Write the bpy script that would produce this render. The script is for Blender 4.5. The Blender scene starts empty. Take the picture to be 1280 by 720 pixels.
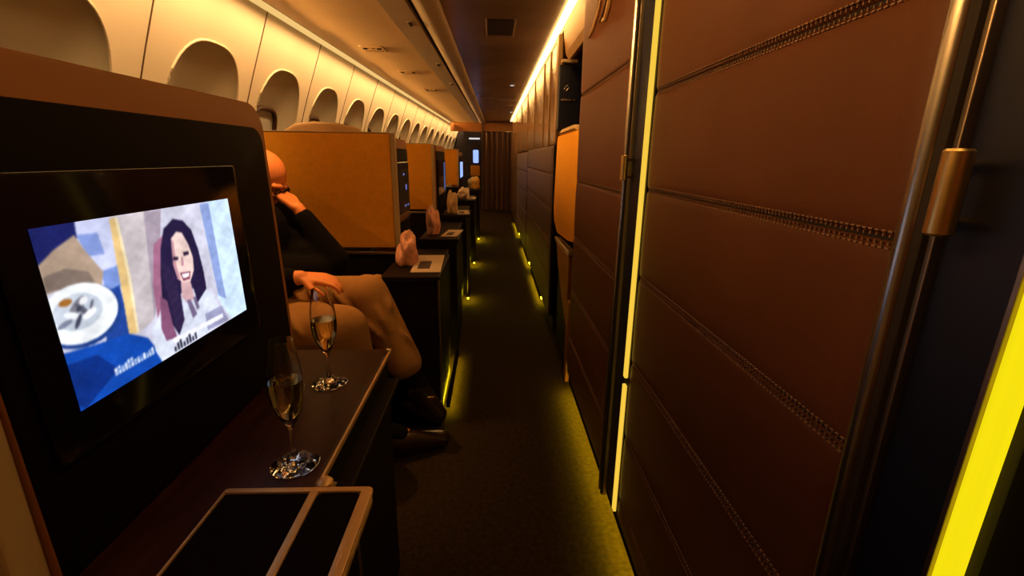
import bpy, bmesh, math, random
import numpy as np
from mathutils import Vector, Matrix, noise as mnoise

random.seed(4)
S = bpy.context.scene
COL = S.collection

# ------------------------------------------------------------------ camera, world, exposure
R_ = Vector((0.99911003, 0.00224923, 0.04211984))
F_ = Vector((-0.03993189, -0.27120413, 0.96169318))
D_ = Vector((-0.01358615, 0.96251923, 0.27087295))
# rows are world right / forward / down written in camera axes (x right, y down, z forward)
cam = bpy.data.cameras.new('camera')
cam.sensor_width = 36.0
cam.lens = 578.0 * 36.0 / 1280.0
cam.clip_start = 0.02
co = bpy.data.objects.new('camera', cam)
COL.objects.link(co)
cx = Vector((R_.x, F_.x, -D_.x))          # camera x axis in world coordinates
cy = Vector((R_.y, F_.y, -D_.y)) * -1.0   # camera up
cz = Vector((R_.z, F_.z, -D_.z)) * -1.0   # camera back
m = Matrix((cx, cy, cz)).transposed().to_4x4()
m.translation = Vector((0, 0, 1.2))
co.matrix_world = m
S.camera = co

w = bpy.data.worlds.new('world')
S.world = w
w.use_nodes = True
w.node_tree.nodes['Background'].inputs[0].default_value = (0.02, 0.012, 0.006, 1)
w.node_tree.nodes['Background'].inputs[1].default_value = 0.2
S.view_settings.view_transform = 'Standard'
S.view_settings.look = 'None'
S.view_settings.gamma = 1
S.view_settings.use_curve_mapping = False
S.view_settings.exposure = 0.0

AMBER = (1.0, 0.56, 0.21)
POW_LEFT = 4.5        # W per metre of the left cove
POW_RIGHT = 1.6
POW_IN_ADDED = 3.3
E_COVE = 6.0
E_SCREEN = 1.3


def area(name, loc, aim, sx, sy, power, colr, spread=180, along=(0, 1, 0)):
    l = bpy.data.lights.new(name, 'AREA')
    l.shape = 'RECTANGLE'
    l.size, l.size_y = sx, sy
    l.energy = power
    l.color = colr
    l.spread = math.radians(spread)
    o = bpy.data.objects.new(name, l)
    COL.objects.link(o)
    o.location = loc
    z = -Vector(aim).normalized()
    y = Vector(along)
    x = y.cross(z).normalized()
    y = z.cross(x)
    o.matrix_world = Matrix.Translation(loc) @ Matrix((x, y, z)).transposed().to_4x4()
    return o


def taper(y):
    return 0.028 * (y - 2.7)


# the cabin's cove lamps: long LED rows behind the edge of the bins; the inboard-facing row is added
for k in range(30):
    y = 0.8 + k * 0.45
    area('cove_and_fill_lamp', (-1.120 + taper(y), y, 1.938), (-0.5, 0, -0.87), 0.05, 0.45, POW_LEFT * 0.45, AMBER, 105, (0.028, 1, 0))
for k in range(16):  # added fill row aimed inboard, brightens the upper leather doors
    y = -1.0 + k * 0.95
    area('cove_and_fill_lamp', (-1.110 + taper(y), y, 1.925), (1, 0, -0.16), 0.03, 0.95, POW_IN_ADDED * 0.95, (1.0, 0.50, 0.13), 56, (0.028, 1, 0))
for k in range(6):
    y0 = -1.4 + k * 2.0
    area('cove_and_fill_lamp', (0.345, y0 + 1, 1.945), (0.12, 0, -1), 0.04, 1.96, POW_RIGHT * 2, (1.0, 0.50, 0.14))

# ------------------------------------------------------------------ materials


def mat(name, col, rough=0.5, metal=0.0, bump=0.0, bscale=200, spec=0.5, var=0.0, vscale=8, coat=0.0, sheen=0.0, emit=None, es=0.0,
        kind='noise', stretch=(1, 1, 1), trans=0.0, ior=1.45):
    M = bpy.data.materials.new(name)
    M.use_nodes = True
    nt = M.node_tree
    b = nt.nodes['Principled BSDF']
    b.inputs['Base Color'].default_value = (*col, 1)
    b.inputs['Roughness'].default_value = rough
    b.inputs['Metallic'].default_value = metal
    b.inputs['Specular IOR Level'].default_value = spec
    b.inputs['IOR'].default_value = ior
    b.inputs['Transmission Weight'].default_value = trans
    b.inputs['Coat Weight'].default_value = coat
    b.inputs['Coat Roughness'].default_value = 0.15
    b.inputs['Sheen Weight'].default_value = sheen
    if emit:
        b.inputs['Emission Color'].default_value = (*emit, 1)
        b.inputs['Emission Strength'].default_value = es
    tc = nt.nodes.new('ShaderNodeTexCoord')
    mp = nt.nodes.new('ShaderNodeMapping')
    mp.inputs['Scale'].default_value = stretch
    nt.links.new(tc.outputs['Object'], mp.inputs['Vector'])
    if var > 0:
        n = nt.nodes.new('ShaderNodeTexNoise')
        n.inputs['Scale'].default_value = vscale
        n.inputs['Detail'].default_value = 5
        nt.links.new(mp.outputs[0], n.inputs['Vector'])
        r = nt.nodes.new('ShaderNodeValToRGB')
        r.color_ramp.elements[0].position = 0.3
        r.color_ramp.elements[1].position = 0.7
        r.color_ramp.elements[0].color = (*[c * (1 - var) for c in col], 1)
        r.color_ramp.elements[1].color = (*[min(1, c * (1 + var)) for c in col], 1)
        nt.links.new(n.outputs['Fac'], r.inputs['Fac'])
        nt.links.new(r.outputs['Color'], b.inputs['Base Color'])
    if bump > 0:
        if kind == 'voronoi':
            n2 = nt.nodes.new('ShaderNodeTexVoronoi')
            out = n2.outputs['Distance']
        else:
            n2 = nt.nodes.new('ShaderNodeTexNoise')
            n2.inputs['Detail'].default_value = 3
            out = n2.outputs['Fac']
        n2.inputs['Scale'].default_value = bscale
        nt.links.new(mp.outputs[0], n2.inputs['Vector'])
        bp = nt.nodes.new('ShaderNodeBump')
        bp.inputs['Strength'].default_value = bump
        bp.inputs['Distance'].default_value = 0.002
        nt.links.new(out, bp.inputs['Height'])
        nt.links.new(bp.outputs['Normal'], b.inputs['Normal'])
    return M


def emis(name, col, s):
    M = bpy.data.materials.new(name)
    M.use_nodes = True
    nt = M.node_tree
    nt.nodes.remove(nt.nodes['Principled BSDF'])
    e = nt.nodes.new('ShaderNodeEmission')
    n = nt.nodes.new('ShaderNodeTexNoise')
    n.inputs['Scale'].default_value = 3
    mx = nt.nodes.new('ShaderNodeMix')
    mx.data_type = 'RGBA'
    mx.inputs['A'].default_value = (*[c * 0.88 for c in col], 1)
    mx.inputs['B'].default_value = (*col, 1)
    nt.links.new(n.outputs['Fac'], mx.inputs['Factor'])
    nt.links.new(mx.outputs['Result'], e.inputs['Color'])
    e.inputs['Strength'].default_value = s
    nt.links.new(e.outputs[0], nt.nodes['Material Output'].inputs[0])
    return M


M = {}
M['cream'] = mat('cream_lining', (0.74, 0.66, 0.52), 0.55, var=0.03, vscale=3)
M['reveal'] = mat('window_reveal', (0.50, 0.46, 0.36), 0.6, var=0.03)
M['shade'] = mat('window_shade', (0.40, 0.38, 0.34), 0.6, var=0.05)
M['joint'] = mat('panel_joint', (0.10, 0.055, 0.025), 0.8, var=0.1)
M['dark_gasket'] = mat('window_gasket', (0.05, 0.022, 0.012), 0.5, var=0.1)
M['bin'] = mat('bin_underside', (0.66, 0.47, 0.27), 0.5, var=0.05, vscale=2)
M['bin_grey'] = mat('bin_moulding', (0.50, 0.43, 0.36), 0.45, var=0.04)
M['ceiling_dark'] = mat('ceiling_gloss', (0.24, 0.18, 0.15), 0.26, spec=0.7, var=0.35, vscale=1.3)
M['carpet'] = mat('carpet', (0.030, 0.018, 0.007), 0.95, bump=0.6, bscale=500, var=0.3, vscale=60, spec=0.1)
M['leather'] = mat('brown_leather', (0.105, 0.034, 0.014), 0.45, bump=0.22, bscale=900, kind='voronoi', var=0.10, vscale=5, spec=0.25)
M['leather_far'] = mat('plum_leather', (0.10, 0.05, 0.045), 0.45, bump=0.2, bscale=700, kind='voronoi', var=0.1)
M['stitch'] = mat('stitch_thread', (0.26, 0.15, 0.10), 0.6, var=0.1)
M['gap'] = mat('dark_seam', (0.012, 0.006, 0.004), 0.7, var=0.1)
M['black'] = mat('black_plastic', (0.005, 0.0025, 0.002), 0.7, spec=0.03, var=0.2)
M['black_gloss_blue_glow'] = mat('black_gloss_blue_glow', (0.003, 0.005, 0.026), 0.42, spec=0.5, var=0.2)  # blue tint stands for the screen's glow, put into the base colour
M['bezel'] = mat('bezel_glass', (0.004, 0.003, 0.004), 0.12, spec=0.4, var=0.2)
M['panel_dark'] = mat('dark_panel', (0.005, 0.002, 0.0016), 0.6, spec=0.12, var=0.15)
M['shell'] = mat('brown_shell', (0.36, 0.14, 0.035), 0.5, var=0.06, vscale=6)
M['fabric'] = mat('orange_tan_fabric', (0.88, 0.385, 0.015), 0.85, bump=0.3, bscale=600, var=0.05, vscale=40)
M['fabric_edge'] = mat('pale_tan_trim', (0.50, 0.36, 0.20), 0.5, var=0.05)
M['wood'] = mat('dark_wood', (0.035, 0.010, 0.006), 0.38, spec=0.2, var=0.35, vscale=12, stretch=(6, 1, 1))
M['console'] = mat('console_side', (0.008, 0.004, 0.003), 0.55, spec=0.15, var=0.2)
M['brass'] = mat('brass', (0.62, 0.42, 0.16), 0.32, metal=1.0, var=0.1, vscale=40)
M['bronze'] = mat('tan_metal', (0.62, 0.38, 0.17), 0.42, metal=0.55, var=0.08, vscale=30)
M['steel'] = mat('satin_steel', (0.50, 0.45, 0.40), 0.26, metal=1.0, var=0.06, vscale=30)
M['old_steel'] = mat('brown_steel', (0.42, 0.33, 0.26), 0.35, metal=1.0, var=0.1, vscale=30)
M['glass'] = mat('clear_glass', (1, 1, 1), 0.0, trans=1.0, ior=1.45)
M['wine'] = mat('pale_wine', (0.96, 0.86, 0.45), 0.0, trans=1.0, ior=1.33)
M['skin'] = mat('skin', (0.85, 0.30, 0.10), 0.55, bump=0.1, bscale=300, var=0.06, vscale=20)
M['sweater'] = mat('black_knit', (0.004, 0.003, 0.003), 0.95, spec=0.15, bump=0.6, bscale=250, var=0.3, vscale=60)
M['trouser'] = mat('tan_cotton', (0.34, 0.165, 0.045), 0.9, bump=0.4, bscale=500, var=0.10, vscale=9)
M['shoe'] = mat('black_shoe_leather', (0.018, 0.011, 0.008), 0.22, spec=0.6, var=0.3)
M['shoe_brown'] = mat('brown_shoe_leather', (0.035, 0.016, 0.007), 0.22, spec=0.7, var=0.3)
M['hair'] = mat('dark_hair', (0.02, 0.012, 0.008), 0.6, bump=0.6, bscale=300, var=0.4, vscale=80, stretch=(1, 1, 4))
M['paper'] = mat('printed_paper', (0.60, 0.46, 0.33), 0.7, var=0.1)
M['ink'] = mat('dark_ink', (0.06, 0.035, 0.03), 0.7, var=0.1)
M['pink'] = mat('pink_cloth', (0.72, 0.36, 0.25), 0.8, bump=0.3, bscale=200, var=0.25, vscale=25)
M['white_cloth'] = mat('white_cloth', (0.78, 0.60, 0.44), 0.8, var=0.15, vscale=25)
M['seat'] = mat('seat_fabric', (0.05, 0.03, 0.02), 0.85, var=0.2, vscale=30)
M['headrest'] = mat('cream_headrest', (0.62, 0.40, 0.20), 0.7, var=0.06)
M['curtain'] = mat('brown_curtain', (0.11, 0.055, 0.035), 0.8, bump=0.3, bscale=300, var=0.15, vscale=30)
M['maple'] = mat('gloss_maple', (0.17, 0.085, 0.032), 0.22, spec=0.6, var=0.4, vscale=5, stretch=(1, 5, 0.7), coat=0.3)
M['lintel'] = mat('tan_lintel', (0.27, 0.145, 0.05), 0.35, var=0.1)
M['yellow'] = emis('yellow_led', (1.0, 0.80, 0.005), 1.0)
M['pale_yellow'] = emis('pale_yellow_led', (1.0, 0.62, 0.06), 1.0)
M['floor_led'] = emis('floor_led', (1.0, 0.78, 0.01), 60.0)
M['cove'] = emis('cove_led', (1.0, 0.62, 0.20), E_COVE)
M['cove_soft'] = emis('cove_led_soft', (1.0, 0.62, 0.20), 0.95)
M['blue'] = emis('blue_screen', (0.35, 0.5, 1.0), 1.2)
M['blue_dim'] = emis('blue_dim', (0.25, 0.30, 0.9), 0.6)
M['blue_low'] = emis('blue_low', (0.16, 0.24, 0.6), 0.45)
M['white_led'] = emis('white_led', (0.9, 0.85, 0.8), 0.9)
M['navy'] = mat('navy_panel', (0.03, 0.028, 0.04), 0.4, spec=0.4, var=0.2)

# ------------------------------------------------------------------ mesh helpers


class MB:
    def __init__(self):
        self.bm = bmesh.new()

    def _merge(self, b):
        me = bpy.data.meshes.new('tmp')
        b.to_mesh(me)
        b.free()
        self.bm.from_mesh(me)
        bpy.data.meshes.remove(me)

    def box(self, x0, x1, y0, y1, z0, z1, bev=0.0, seg=2, rot=0.0):
        b = bmesh.new()
        bmesh.ops.create_cube(b, size=1)
        for v in b.verts:
            v.co = Vector(((v.co.x) * (x1 - x0), (v.co.y) * (y1 - y0), (v.co.z) * (z1 - z0)))
        if bev > 0:
            bmesh.ops.bevel(b, geom=b.edges[:], offset=bev, segments=seg, affect='EDGES', profile=0.5)
        c = Vector(((x0 + x1) / 2, (y0 + y1) / 2, (z0 + z1) / 2))
        rm = Matrix.Rotation(rot, 3, 'Z')
        for v in b.verts:
            v.co = rm @ v.co + c
        self._merge(b)
        return self

    def prism(self, pts, axis, a0, a1, bev=0.0, seg=2):
        """extrude a 2-D outline along axis: 'x' pts=(y,z); 'y' pts=(x,z); 'z' pts=(x,y)"""
        def P(p, a):
            return {'x': (a, p[0], p[1]), 'y': (p[0], a, p[1]), 'z': (p[0], p[1], a)}[axis]
        b = bmesh.new()
        v0 = [b.verts.new(P(p, a0)) for p in pts]
        v1 = [b.verts.new(P(p, a1)) for p in pts]
        f0 = b.faces.new(v0)
        f1 = b.faces.new(list(reversed(v1)))
        n = len(pts)
        for i in range(n):
            b.faces.new((v0[i], v1[i], v1[(i + 1) % n], v0[(i + 1) % n]))
        bmesh.ops.recalc_face_normals(b, faces=b.faces[:])
        if bev > 0:
            es = list(f0.edges) + list(f1.edges)
            bmesh.ops.bevel(b, geom=es, offset=bev, segments=seg, affect='EDGES', profile=0.5)
        self._merge(b)
        return self

    def tube(self, pts, r, seg=12, closed=False):
        b = bmesh.new()
        pts = [Vector(p) for p in pts]
        rs = r if isinstance(r, (list, tuple)) else [r] * len(pts)
        rings = []
        up = Vector((0.13, 0.21, 0.97)).normalized()
        for i, p in enumerate(pts):
            a = pts[max(0, i - 1)]
            c = pts[min(len(pts) - 1, i + 1)]
            if closed:
                a = pts[i - 1]
                c = pts[(i + 1) % len(pts)]
            t = (c - a).normalized()
            u = up - t * up.dot(t)
            if u.length < 0.2:
                u = Vector((1, 0, 0)) - t * t.x
            u.normalize()
            v = t.cross(u)
            rings.append([b.verts.new(p + (u * math.cos(2 * math.pi * k / seg) + v * math.sin(2 * math.pi * k / seg)) * rs[i]) for k in range(seg)])
        n = len(pts)
        for i in range(n if closed else n - 1):
            A, B = rings[i], rings[(i + 1) % n]
            for k in range(seg):
                b.faces.new((A[k], A[(k + 1) % seg], B[(k + 1) % seg], B[k]))
        if not closed:
            b.faces.new(list(reversed(rings[0])))
            b.faces.new(rings[-1])
        bmesh.ops.recalc_face_normals(b, faces=b.faces[:])
        self._merge(b)
        return self

    def lathe(self, prof, c, seg=40, closed=False):
        b = bmesh.new()
        rings = []
        for (r, z) in prof:
            if r < 1e-6:
                rings.append([b.verts.new((c[0], c[1], c[2] + z))])
            else:
                rings.append([b.verts.new((c[0] + r * math.cos(2 * math.pi * k / seg), c[1] + r * math.sin(2 * math.pi * k / seg), c[2] + z)) for k in range(seg)])
        prs = list(zip(rings, rings[1:]))
        for A, B in prs:
            for k in range(seg):
                k2 = (k + 1) % seg
                if len(A) == 1 and len(B) == 1:
                    continue
                if len(A) == 1:
                    b.faces.new((A[0], B[k], B[k2]))
                elif len(B) == 1:
                    b.faces.new((A[k], A[k2], B[0]))
                else:
                    b.faces.new((A[k], A[k2], B[k2], B[k]))
        bmesh.ops.recalc_face_normals(b, faces=b.faces[:])
        self._merge(b)
        return self

    def ell(self, c, r, seg=24, rings=16, rot=None):
        b = bmesh.new()
        bmesh.ops.create_uvsphere(b, u_segments=seg, v_segments=rings, radius=1)
        for v in b.verts:
            q = Vector((v.co.x * r[0], v.co.y * r[1], v.co.z * r[2]))
            if rot is not None:
                q = rot @ q
            v.co = q + Vector(c)
        self._merge(b)
        return self

    def cap(self, p0, r0, p1, r1, seg=20):
        """tapered limb with round ends"""
        p0, p1 = Vector(p0), Vector(p1)
        t = (p1 - p0)
        L = t.length
        n = 5
        pts, rs = [], []
        tn = t.normalized()
        for i in range(n):
            a = math.pi / 2 * i / n
            pts.append(p0 - tn * r0 * math.cos(a))
            rs.append(max(1e-4, r0 * math.sin(a)))
        pts.append(p0); rs.append(r0)
        pts.append(p1); rs.append(r1)
        for i in range(n):
            a = math.pi / 2 * (i + 1) / n
            pts.append(p1 + tn * r1 * math.sin(a))
            rs.append(max(1e-4, r1 * math.cos(a)))
        return self.tube(pts, rs, seg)

    def build(self, name, material, parent=None, smooth=False, kind=None):
        me = bpy.data.meshes.new(name)
        self.bm.to_mesh(me)
        self.bm.free()
        me.materials.append(material)
        o = bpy.data.objects.new(name, me)
        COL.objects.link(o)
        if parent is not None:
            o.parent = parent
            W = Vector((0, 0, 0))
            p = parent
            while p:
                W += p.location
                p = p.parent
            me.transform(Matrix.Translation(-W))
        if smooth:
            for p in me.polygons:
                p.use_smooth = True
            try:
                me.set_sharp_from_angle(angle=math.radians(40))
            except Exception:
                pass
        if kind:
            o['kind'] = kind
        return o


def tag(o, label, cat, group=None):
    o['label'] = label
    o['category'] = cat
    if group:
        o['group'] = group
    return o


def thing(name, label, cat, loc, group=None):
    o = bpy.data.objects.new(name, None)
    o.empty_display_size = 0.05
    COL.objects.link(o)
    o.location = loc
    return tag(o, label, cat, group)


def copy_tree(o, parent=None):
    c = o.copy()
    COL.objects.link(c)
    if parent is not None:
        c.parent = parent
    for ch in list(o.children):
        copy_tree(ch, c)
    return c


def rrect(u0, u1, v0, v1, r, seg=6):
    if not isinstance(r, (list, tuple)):
        r = [r] * 4                       # corners (u1,v1), (u0,v1), (u0,v0), (u1,v0)
    pts = []
    for (cu, cv, a0, q) in ((u1, v1, 0, r[0]), (u0, v1, 90, r[1]), (u0, v0, 180, r[2]), (u1, v0, 270, r[3])):
        su = -1 if cu == u1 else 1
        sv = -1 if cv == v1 else 1
        if q <= 1e-6:
            pts.append((cu, cv))
            continue
        for k in range(seg + 1):
            a = math.radians(a0 + 90 * k / seg)
            pts.append((cu + su * q + q * math.cos(a), cv + sv * q + q * math.sin(a)))
    return pts


# ------------------------------------------------------------------ the room
YB, YE = -1.5, 14.6
MB().box(-1.62, 1.9, YB, YE, -0.06, 0).build('floor', M['carpet'], kind='structure')

# side wall profile: distance outwards from the cove edge, by height
PROF = [(1.97, -1.222), (1.90, -1.249), (1.72, -1.316), (1.49, -1.400), (1.20, -1.485), (0.95, -1.525), (0.70, -1.54), (0.30, -1.50), (0.0, -1.45)]


_pf = np.polyfit([p[0] for p in PROF], [p[1] for p in PROF], 4)


def wx(z):
    return float(np.polyval(_pf, z))


def wx_old(z):
    for (za, xa), (zb, xb) in zip(PROF, PROF[1:]):
        if z >= zb:
            t = (z - zb) / (za - zb)
            return xb + (xa - xb) * t
    return PROF[-1][1]


def wpt(y, z, d=0.0):
    return Vector((wx(z) + taper(y) - d, y, z))


WZ0, WZ1 = 0.93, 1.71        # window opening, bottom and top
HW = 0.285
cent = [-0.92, -0.05, 0.80, 1.66] + [2.50 + 0.755 * k for k in range(16)]
cuts = [YB] + [(a + b) / 2 for a, b in zip(cent, cent[1:])] + [YE]


def oval(k, n, hw, hz, e=2.7):
    a = 2 * math.pi * k / n
    c, s = math.cos(a), math.sin(a)
    return (hw * math.copysign(abs(c) ** (2 / e), c), hz * math.copysign(abs(s) ** (2 / e), s))


wall = MB()
b = wall.bm
N = 48
for i, c in enumerate(cent):
    ya, yb = cuts[i], cuts[i + 1]
    zc, hz = (WZ0 + WZ1) / 2, (WZ1 - WZ0) / 2
    # belt around each window between z 0.75 and 1.90
    steps = [0.0, 0.08, 0.16, 0.25, 0.35, 0.46, 0.58, 0.70, 0.84, 1.0]
    inn, out = [], []
    for k in range(N):
        oy, oz = oval(k, N, HW, hz)
        a = math.atan2(oz / hz, oy / HW)
        dy, dz = math.cos(a), math.sin(a)
        hy = (yb - c) if dy > 0 else (c - ya)
        hz2 = (1.965 - zc) if dz > 0 else (zc - 0.75)
        t = min(hy / abs(dy) if abs(dy) > 1e-6 else 1e9, hz2 / abs(dz) if abs(dz) > 1e-6 else 1e9)
        inn.append((c + oy, zc + oz)); out.append((c + dy * t, zc + dz * t))
    for (CY, CZ) in ((ya, 0.75), (yb, 0.75), (ya, 1.965), (yb, 1.965)):
        q = min(range(N), key=lambda n_: (out[n_][0] - CY) ** 2 + (out[n_][1] - CZ) ** 2)
        out[q] = (CY, CZ)
    rings = [[b.verts.new(wpt(p[0] + (q[0] - p[0]) * s, p[1] + (q[1] - p[1]) * s)) for p, q in zip(inn, out)] for s in steps]
    for A, B in zip(rings, rings[1:]):
        for k in range(N):
            b.faces.new((A[k], A[(k + 1) % N], B[(k + 1) % N], B[k]))
    for (za, zb) in ((0.0, 0.3), (0.3, 0.75)):
        q = [b.verts.new(wpt(ya, za)), b.verts.new(wpt(yb, za)), b.verts.new(wpt(yb, zb)), b.verts.new(wpt(ya, zb))]
        b.faces.new(q)
bmesh.ops.recalc_face_normals(b, faces=b.faces[:])
wall.build('wall_left', M['cream'], smooth=True, kind='structure')
# dark joints between the lining panels, curved with the wall
j = MB()
for y in cuts[1:-1]:
    j.tube([wpt(y, z, -0.0005) for z in [1.95, 1.85, 1.72, 1.6, 1.49, 1.35, 1.2, 1.05, 0.95, 0.8]], 0.0035, 6)
j.build('trim_1', M['joint'], kind='structure')

for i, c in enumerate(cent):
    if c < 0.5:
        continue
    zc, hz = (WZ0 + WZ1) / 2, (WZ1 - WZ0) / 2
    wn = bpy.data.objects.new('window_%d' % (i - 1), None)
    COL.objects.link(wn)
    wn.location = wpt(c, WZ0)
    wn['kind'] = 'structure'
    hwi = HW if i != 3 else HW + 0.03
    mb = MB(); b = mb.bm; rings = []
    icy, icz, ihw, ihz = 0.0, 1.265, 0.165, 0.228
    for (s, d) in ((0, 0.0), (0.06, 0.012), (0.3, 0.035), (0.65, 0.062), (1.0, 0.085)):
        ring = []
        for k in range(N):
            oy, oz = oval(k, N, HW, hz)
            iy, iz = oval(k, N, ihw, ihz, 3.6)
            Y = c + oy * (1 - s) + iy * s
            Zz = (zc + oz) * (1 - s) + (icz + iz) * s
            ring.append(b.verts.new(wpt(Y, Zz, d)))
        rings.append(ring)
    for A, B in zip(rings, rings[1:]):
        for k in range(N):
            b.faces.new((A[k], A[(k + 1) % N], B[(k + 1) % N], B[k]))
    bmesh.ops.recalc_face_normals(b, faces=b.faces[:])
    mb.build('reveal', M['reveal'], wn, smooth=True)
    MB().tube([wpt(c + oval(k, N, HW, hz)[0], zc + oval(k, N, HW, hz)[1], -0.001) for k in range(N)], 0.006, 8, closed=True).build('rim', M['cream'], wn, smooth=True)
    MB().tube([wpt(c + oval(k, N, ihw - 0.006, ihz - 0.006, 3.6)[0], icz + oval(k, N, ihw - 0.006, ihz - 0.006, 3.6)[1], 0.080) for k in range(N)], 0.016, 8, closed=True).build('gasket', M['dark_gasket'], wn, smooth=True)
    mb = MB(); b = mb.bm
    vs = [b.verts.new(wpt(c + oval(k, N, ihw, ihz, 3.6)[0], icz + oval(k, N, ihw, ihz, 3.6)[1], 0.088)) for k in range(N)]
    cvt = b.verts.new(wpt(c, icz, 0.088))
    for k in range(N):
        b.faces.new((vs[k], vs[(k + 1) % N], cvt))
    mb.build('shade', M['shade'], wn)

# ceilings: the tapered left side, the middle, and above the suites
def slab(name, fa, fb, z0, z1, material, y0=YB, y1=YE, kind='structure', parent=None):
    mb = MB()
    ys = [y0, y1]
    mb.prism([(fa(y0), y0), (fb(y0), y0), (fb(y1), y1), (fa(y1), y1)], 'z', z0, z1)
    return mb.build(name, material, parent, kind=kind)


slab('ceiling', lambda y: -1.60, lambda y: 1.9, 2.02, 2.06, M['joint'])
slab('trim_2', lambda y: -1.165 + taper(y), lambda y: -0.578 + 0.02 * (y - 2.7), 1.95, 1.99, M['bin'])
slab('trim_3', lambda y: -0.576 + 0.02 * (y - 2.7), lambda y: -0.435 + 0.016 * (y - 2.7), 1.942, 1.985, M['bin_grey'])
slab('trim_4', lambda y: -0.436 + 0.016 * (y - 2.7), lambda y: -0.41 + 0.016 * (y - 2.7), 1.965, 1.99, M['gap'])
mb = MB()
f = lambda y: 0.013 * (y - 2.7)
b = mb.bm
prof = [(-0.408, 1.975), (-0.405, 1.945)] + [(-0.385 + 0.075 * t, 1.937 + 0.0 - 0.006 * math.sin(math.pi * t)) for t in (0, .25, .5, .75, 1)] + [(-0.288, 1.945), (-0.276, 1.962), (-0.274, 1.985)]
r0 = [b.verts.new((x + f(YB), YB, z)) for x, z in prof]
r1 = [b.verts.new((x + f(YE), YE, z)) for x, z in prof]
for k in range(len(prof) - 1):
    b.faces.new((r0[k], r0[k + 1], r1[k + 1], r1[k]))
bmesh.ops.recalc_face_normals(b, faces=b.faces[:])
mb.build('trim_5', M['bin_grey'], smooth=True, kind='structure')
slab('trim_6', lambda y: -0.276 + f(y), lambda y: 0.372, 1.972, 2.0, M['ceiling_dark'])
slab('trim_7', lambda y: 0.372, lambda y: 1.9, 1.985, 2.01, M['lintel'])
MB().box(1.86, 1.9, YB, YE, 0, 2.04).build('wall_right', M['leather'], kind='structure')
MB().box(-1.62, 1.9, YB - 0.05, YB, 0, 2.04).build('wall_back', M['shell'], kind='structure')
MB().box(-1.62, 1.9, YE, YE + 0.05, 0, 2.04).build('wall_far', M['joint'], kind='structure')

# cove LED strips
mb = MB()
mb.prism([(-1.228 + taper(YB), YB), (-1.167 + taper(YB), YB), (-1.167 + taper(YE), YE), (-1.228 + taper(YE), YE)], 'z', 1.946, 1.949)
tag(mb.build('cove_light', M['cove_soft']), 'long warm cove light strip above the cabin windows', 'light strip')
t = thing('cove_light', 'long bright cove light strip above the leather suites on the right', 'light strip', (0.4, 2, 1.93))
MB().box(0.376, 0.418, YB, 10.5, 1.952, 1.966, 0.004).build('diffuser', M['cove'], t)
MB().box(0.418, 0.436, YB, 10.5, 1.93, 1.984).build('rail', M['lintel'], t)

# overhead fittings on the left bin underside
for (x, y, lab) in ((-0.87, 3.75, 'reading light and air panel overhead, nearest of the three'), (-0.78, 4.7, 'reading light and air panel overhead, middle of the three'), (-0.71, 5.85, 'reading light and air panel overhead, farthest of the three')):
    t = thing('overhead_service_panel', lab, 'overhead panel', (x, y, 1.95), 'overhead service panels')
    MB().prism(rrect(x - 0.085, x + 0.085, y - 0.10, y + 0.10, 0.02), 'z', 1.944, 1.951).build('cover', M['bin'], t)
    for k in (-1, 0, 1):
        MB().lathe([(0, -0.006), (0.014, -0.006), (0.018, -0.001), (0.018, 0.002)], (x + 0.05 * k, y - 0.04, 1.944), 20).build('nozzle', M['gap'] if k else M['bronze'], t)
    MB().box(x - 0.065, x + 0.065, y + 0.03, y + 0.05, 1.9405, 1.9445, 0.001).build('light_lens', M['lintel'], t)
for (x, y, lab) in ((-0.478, 3.02, 'small dark latch on the grey ceiling moulding, nearest of the three'), (-0.455, 4.25, 'small dark latch on the grey ceiling moulding, middle of the three'), (-0.435, 5.3, 'small dark latch on the grey ceiling moulding, farthest of the three')):
    t = thing('bin_latch', lab, 'latch', (x, y, 1.942), 'latches on the ceiling moulding')
    MB().prism(rrect(x - 0.022, x + 0.022, y - 0.05, y + 0.05, 0.015), 'z', 1.938, 1.9425).build('plate', M['bin_grey'], t)
    MB().prism(rrect(x - 0.008, x + 0.010, y - 0.045, y + 0.03, 0.008), 'z', 1.934, 1.9385).build('lever', M['gap'], t)
t = thing('ceiling_hatch', 'square hatch with pale side bars in the dark glossy aisle ceiling', 'hatch', (0.05, 3.2, 1.972))
MB().prism(rrect(-0.03, 0.12, 3.0, 3.35, 0.02), 'z', 1.966, 1.973).build('plate', M['navy'], t)
for sx in (-0.045, 0.128):
    MB().box(sx, sx + 0.008, 2.98, 3.36, 1.962, 1.973, 0.002).build('side_bar', M['bin_grey'], t)
for (x, y, lab) in ((0.21, 5.5, 'small lit spotlight in the aisle ceiling, nearer one'), (0.32, 8.6, 'small lit spotlight in the aisle ceiling, farther one')):
    t = thing('ceiling_spotlight', lab, 'spotlight', (x, y, 1.972), 'aisle ceiling spotlights')
    MB().lathe([(0.0, -0.004), (0.030, -0.004), (0.034, 0.0), (0.034, 0.002)], (x, y, 1.970), 24).build('ring', M['steel'], t)
    MB().lathe([(0.0, -0.003), (0.020, -0.003), (0.020, 0.001)], (x, y, 1.966), 24).build('lens', M['white_led'], t)

# ------------------------------------------------------------------ right side: suites with stitched leather doors
SEAMS = [1.845, 1.603, 1.362, 1.125, 0.888, 0.634, 0.390, 0.165]


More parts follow.
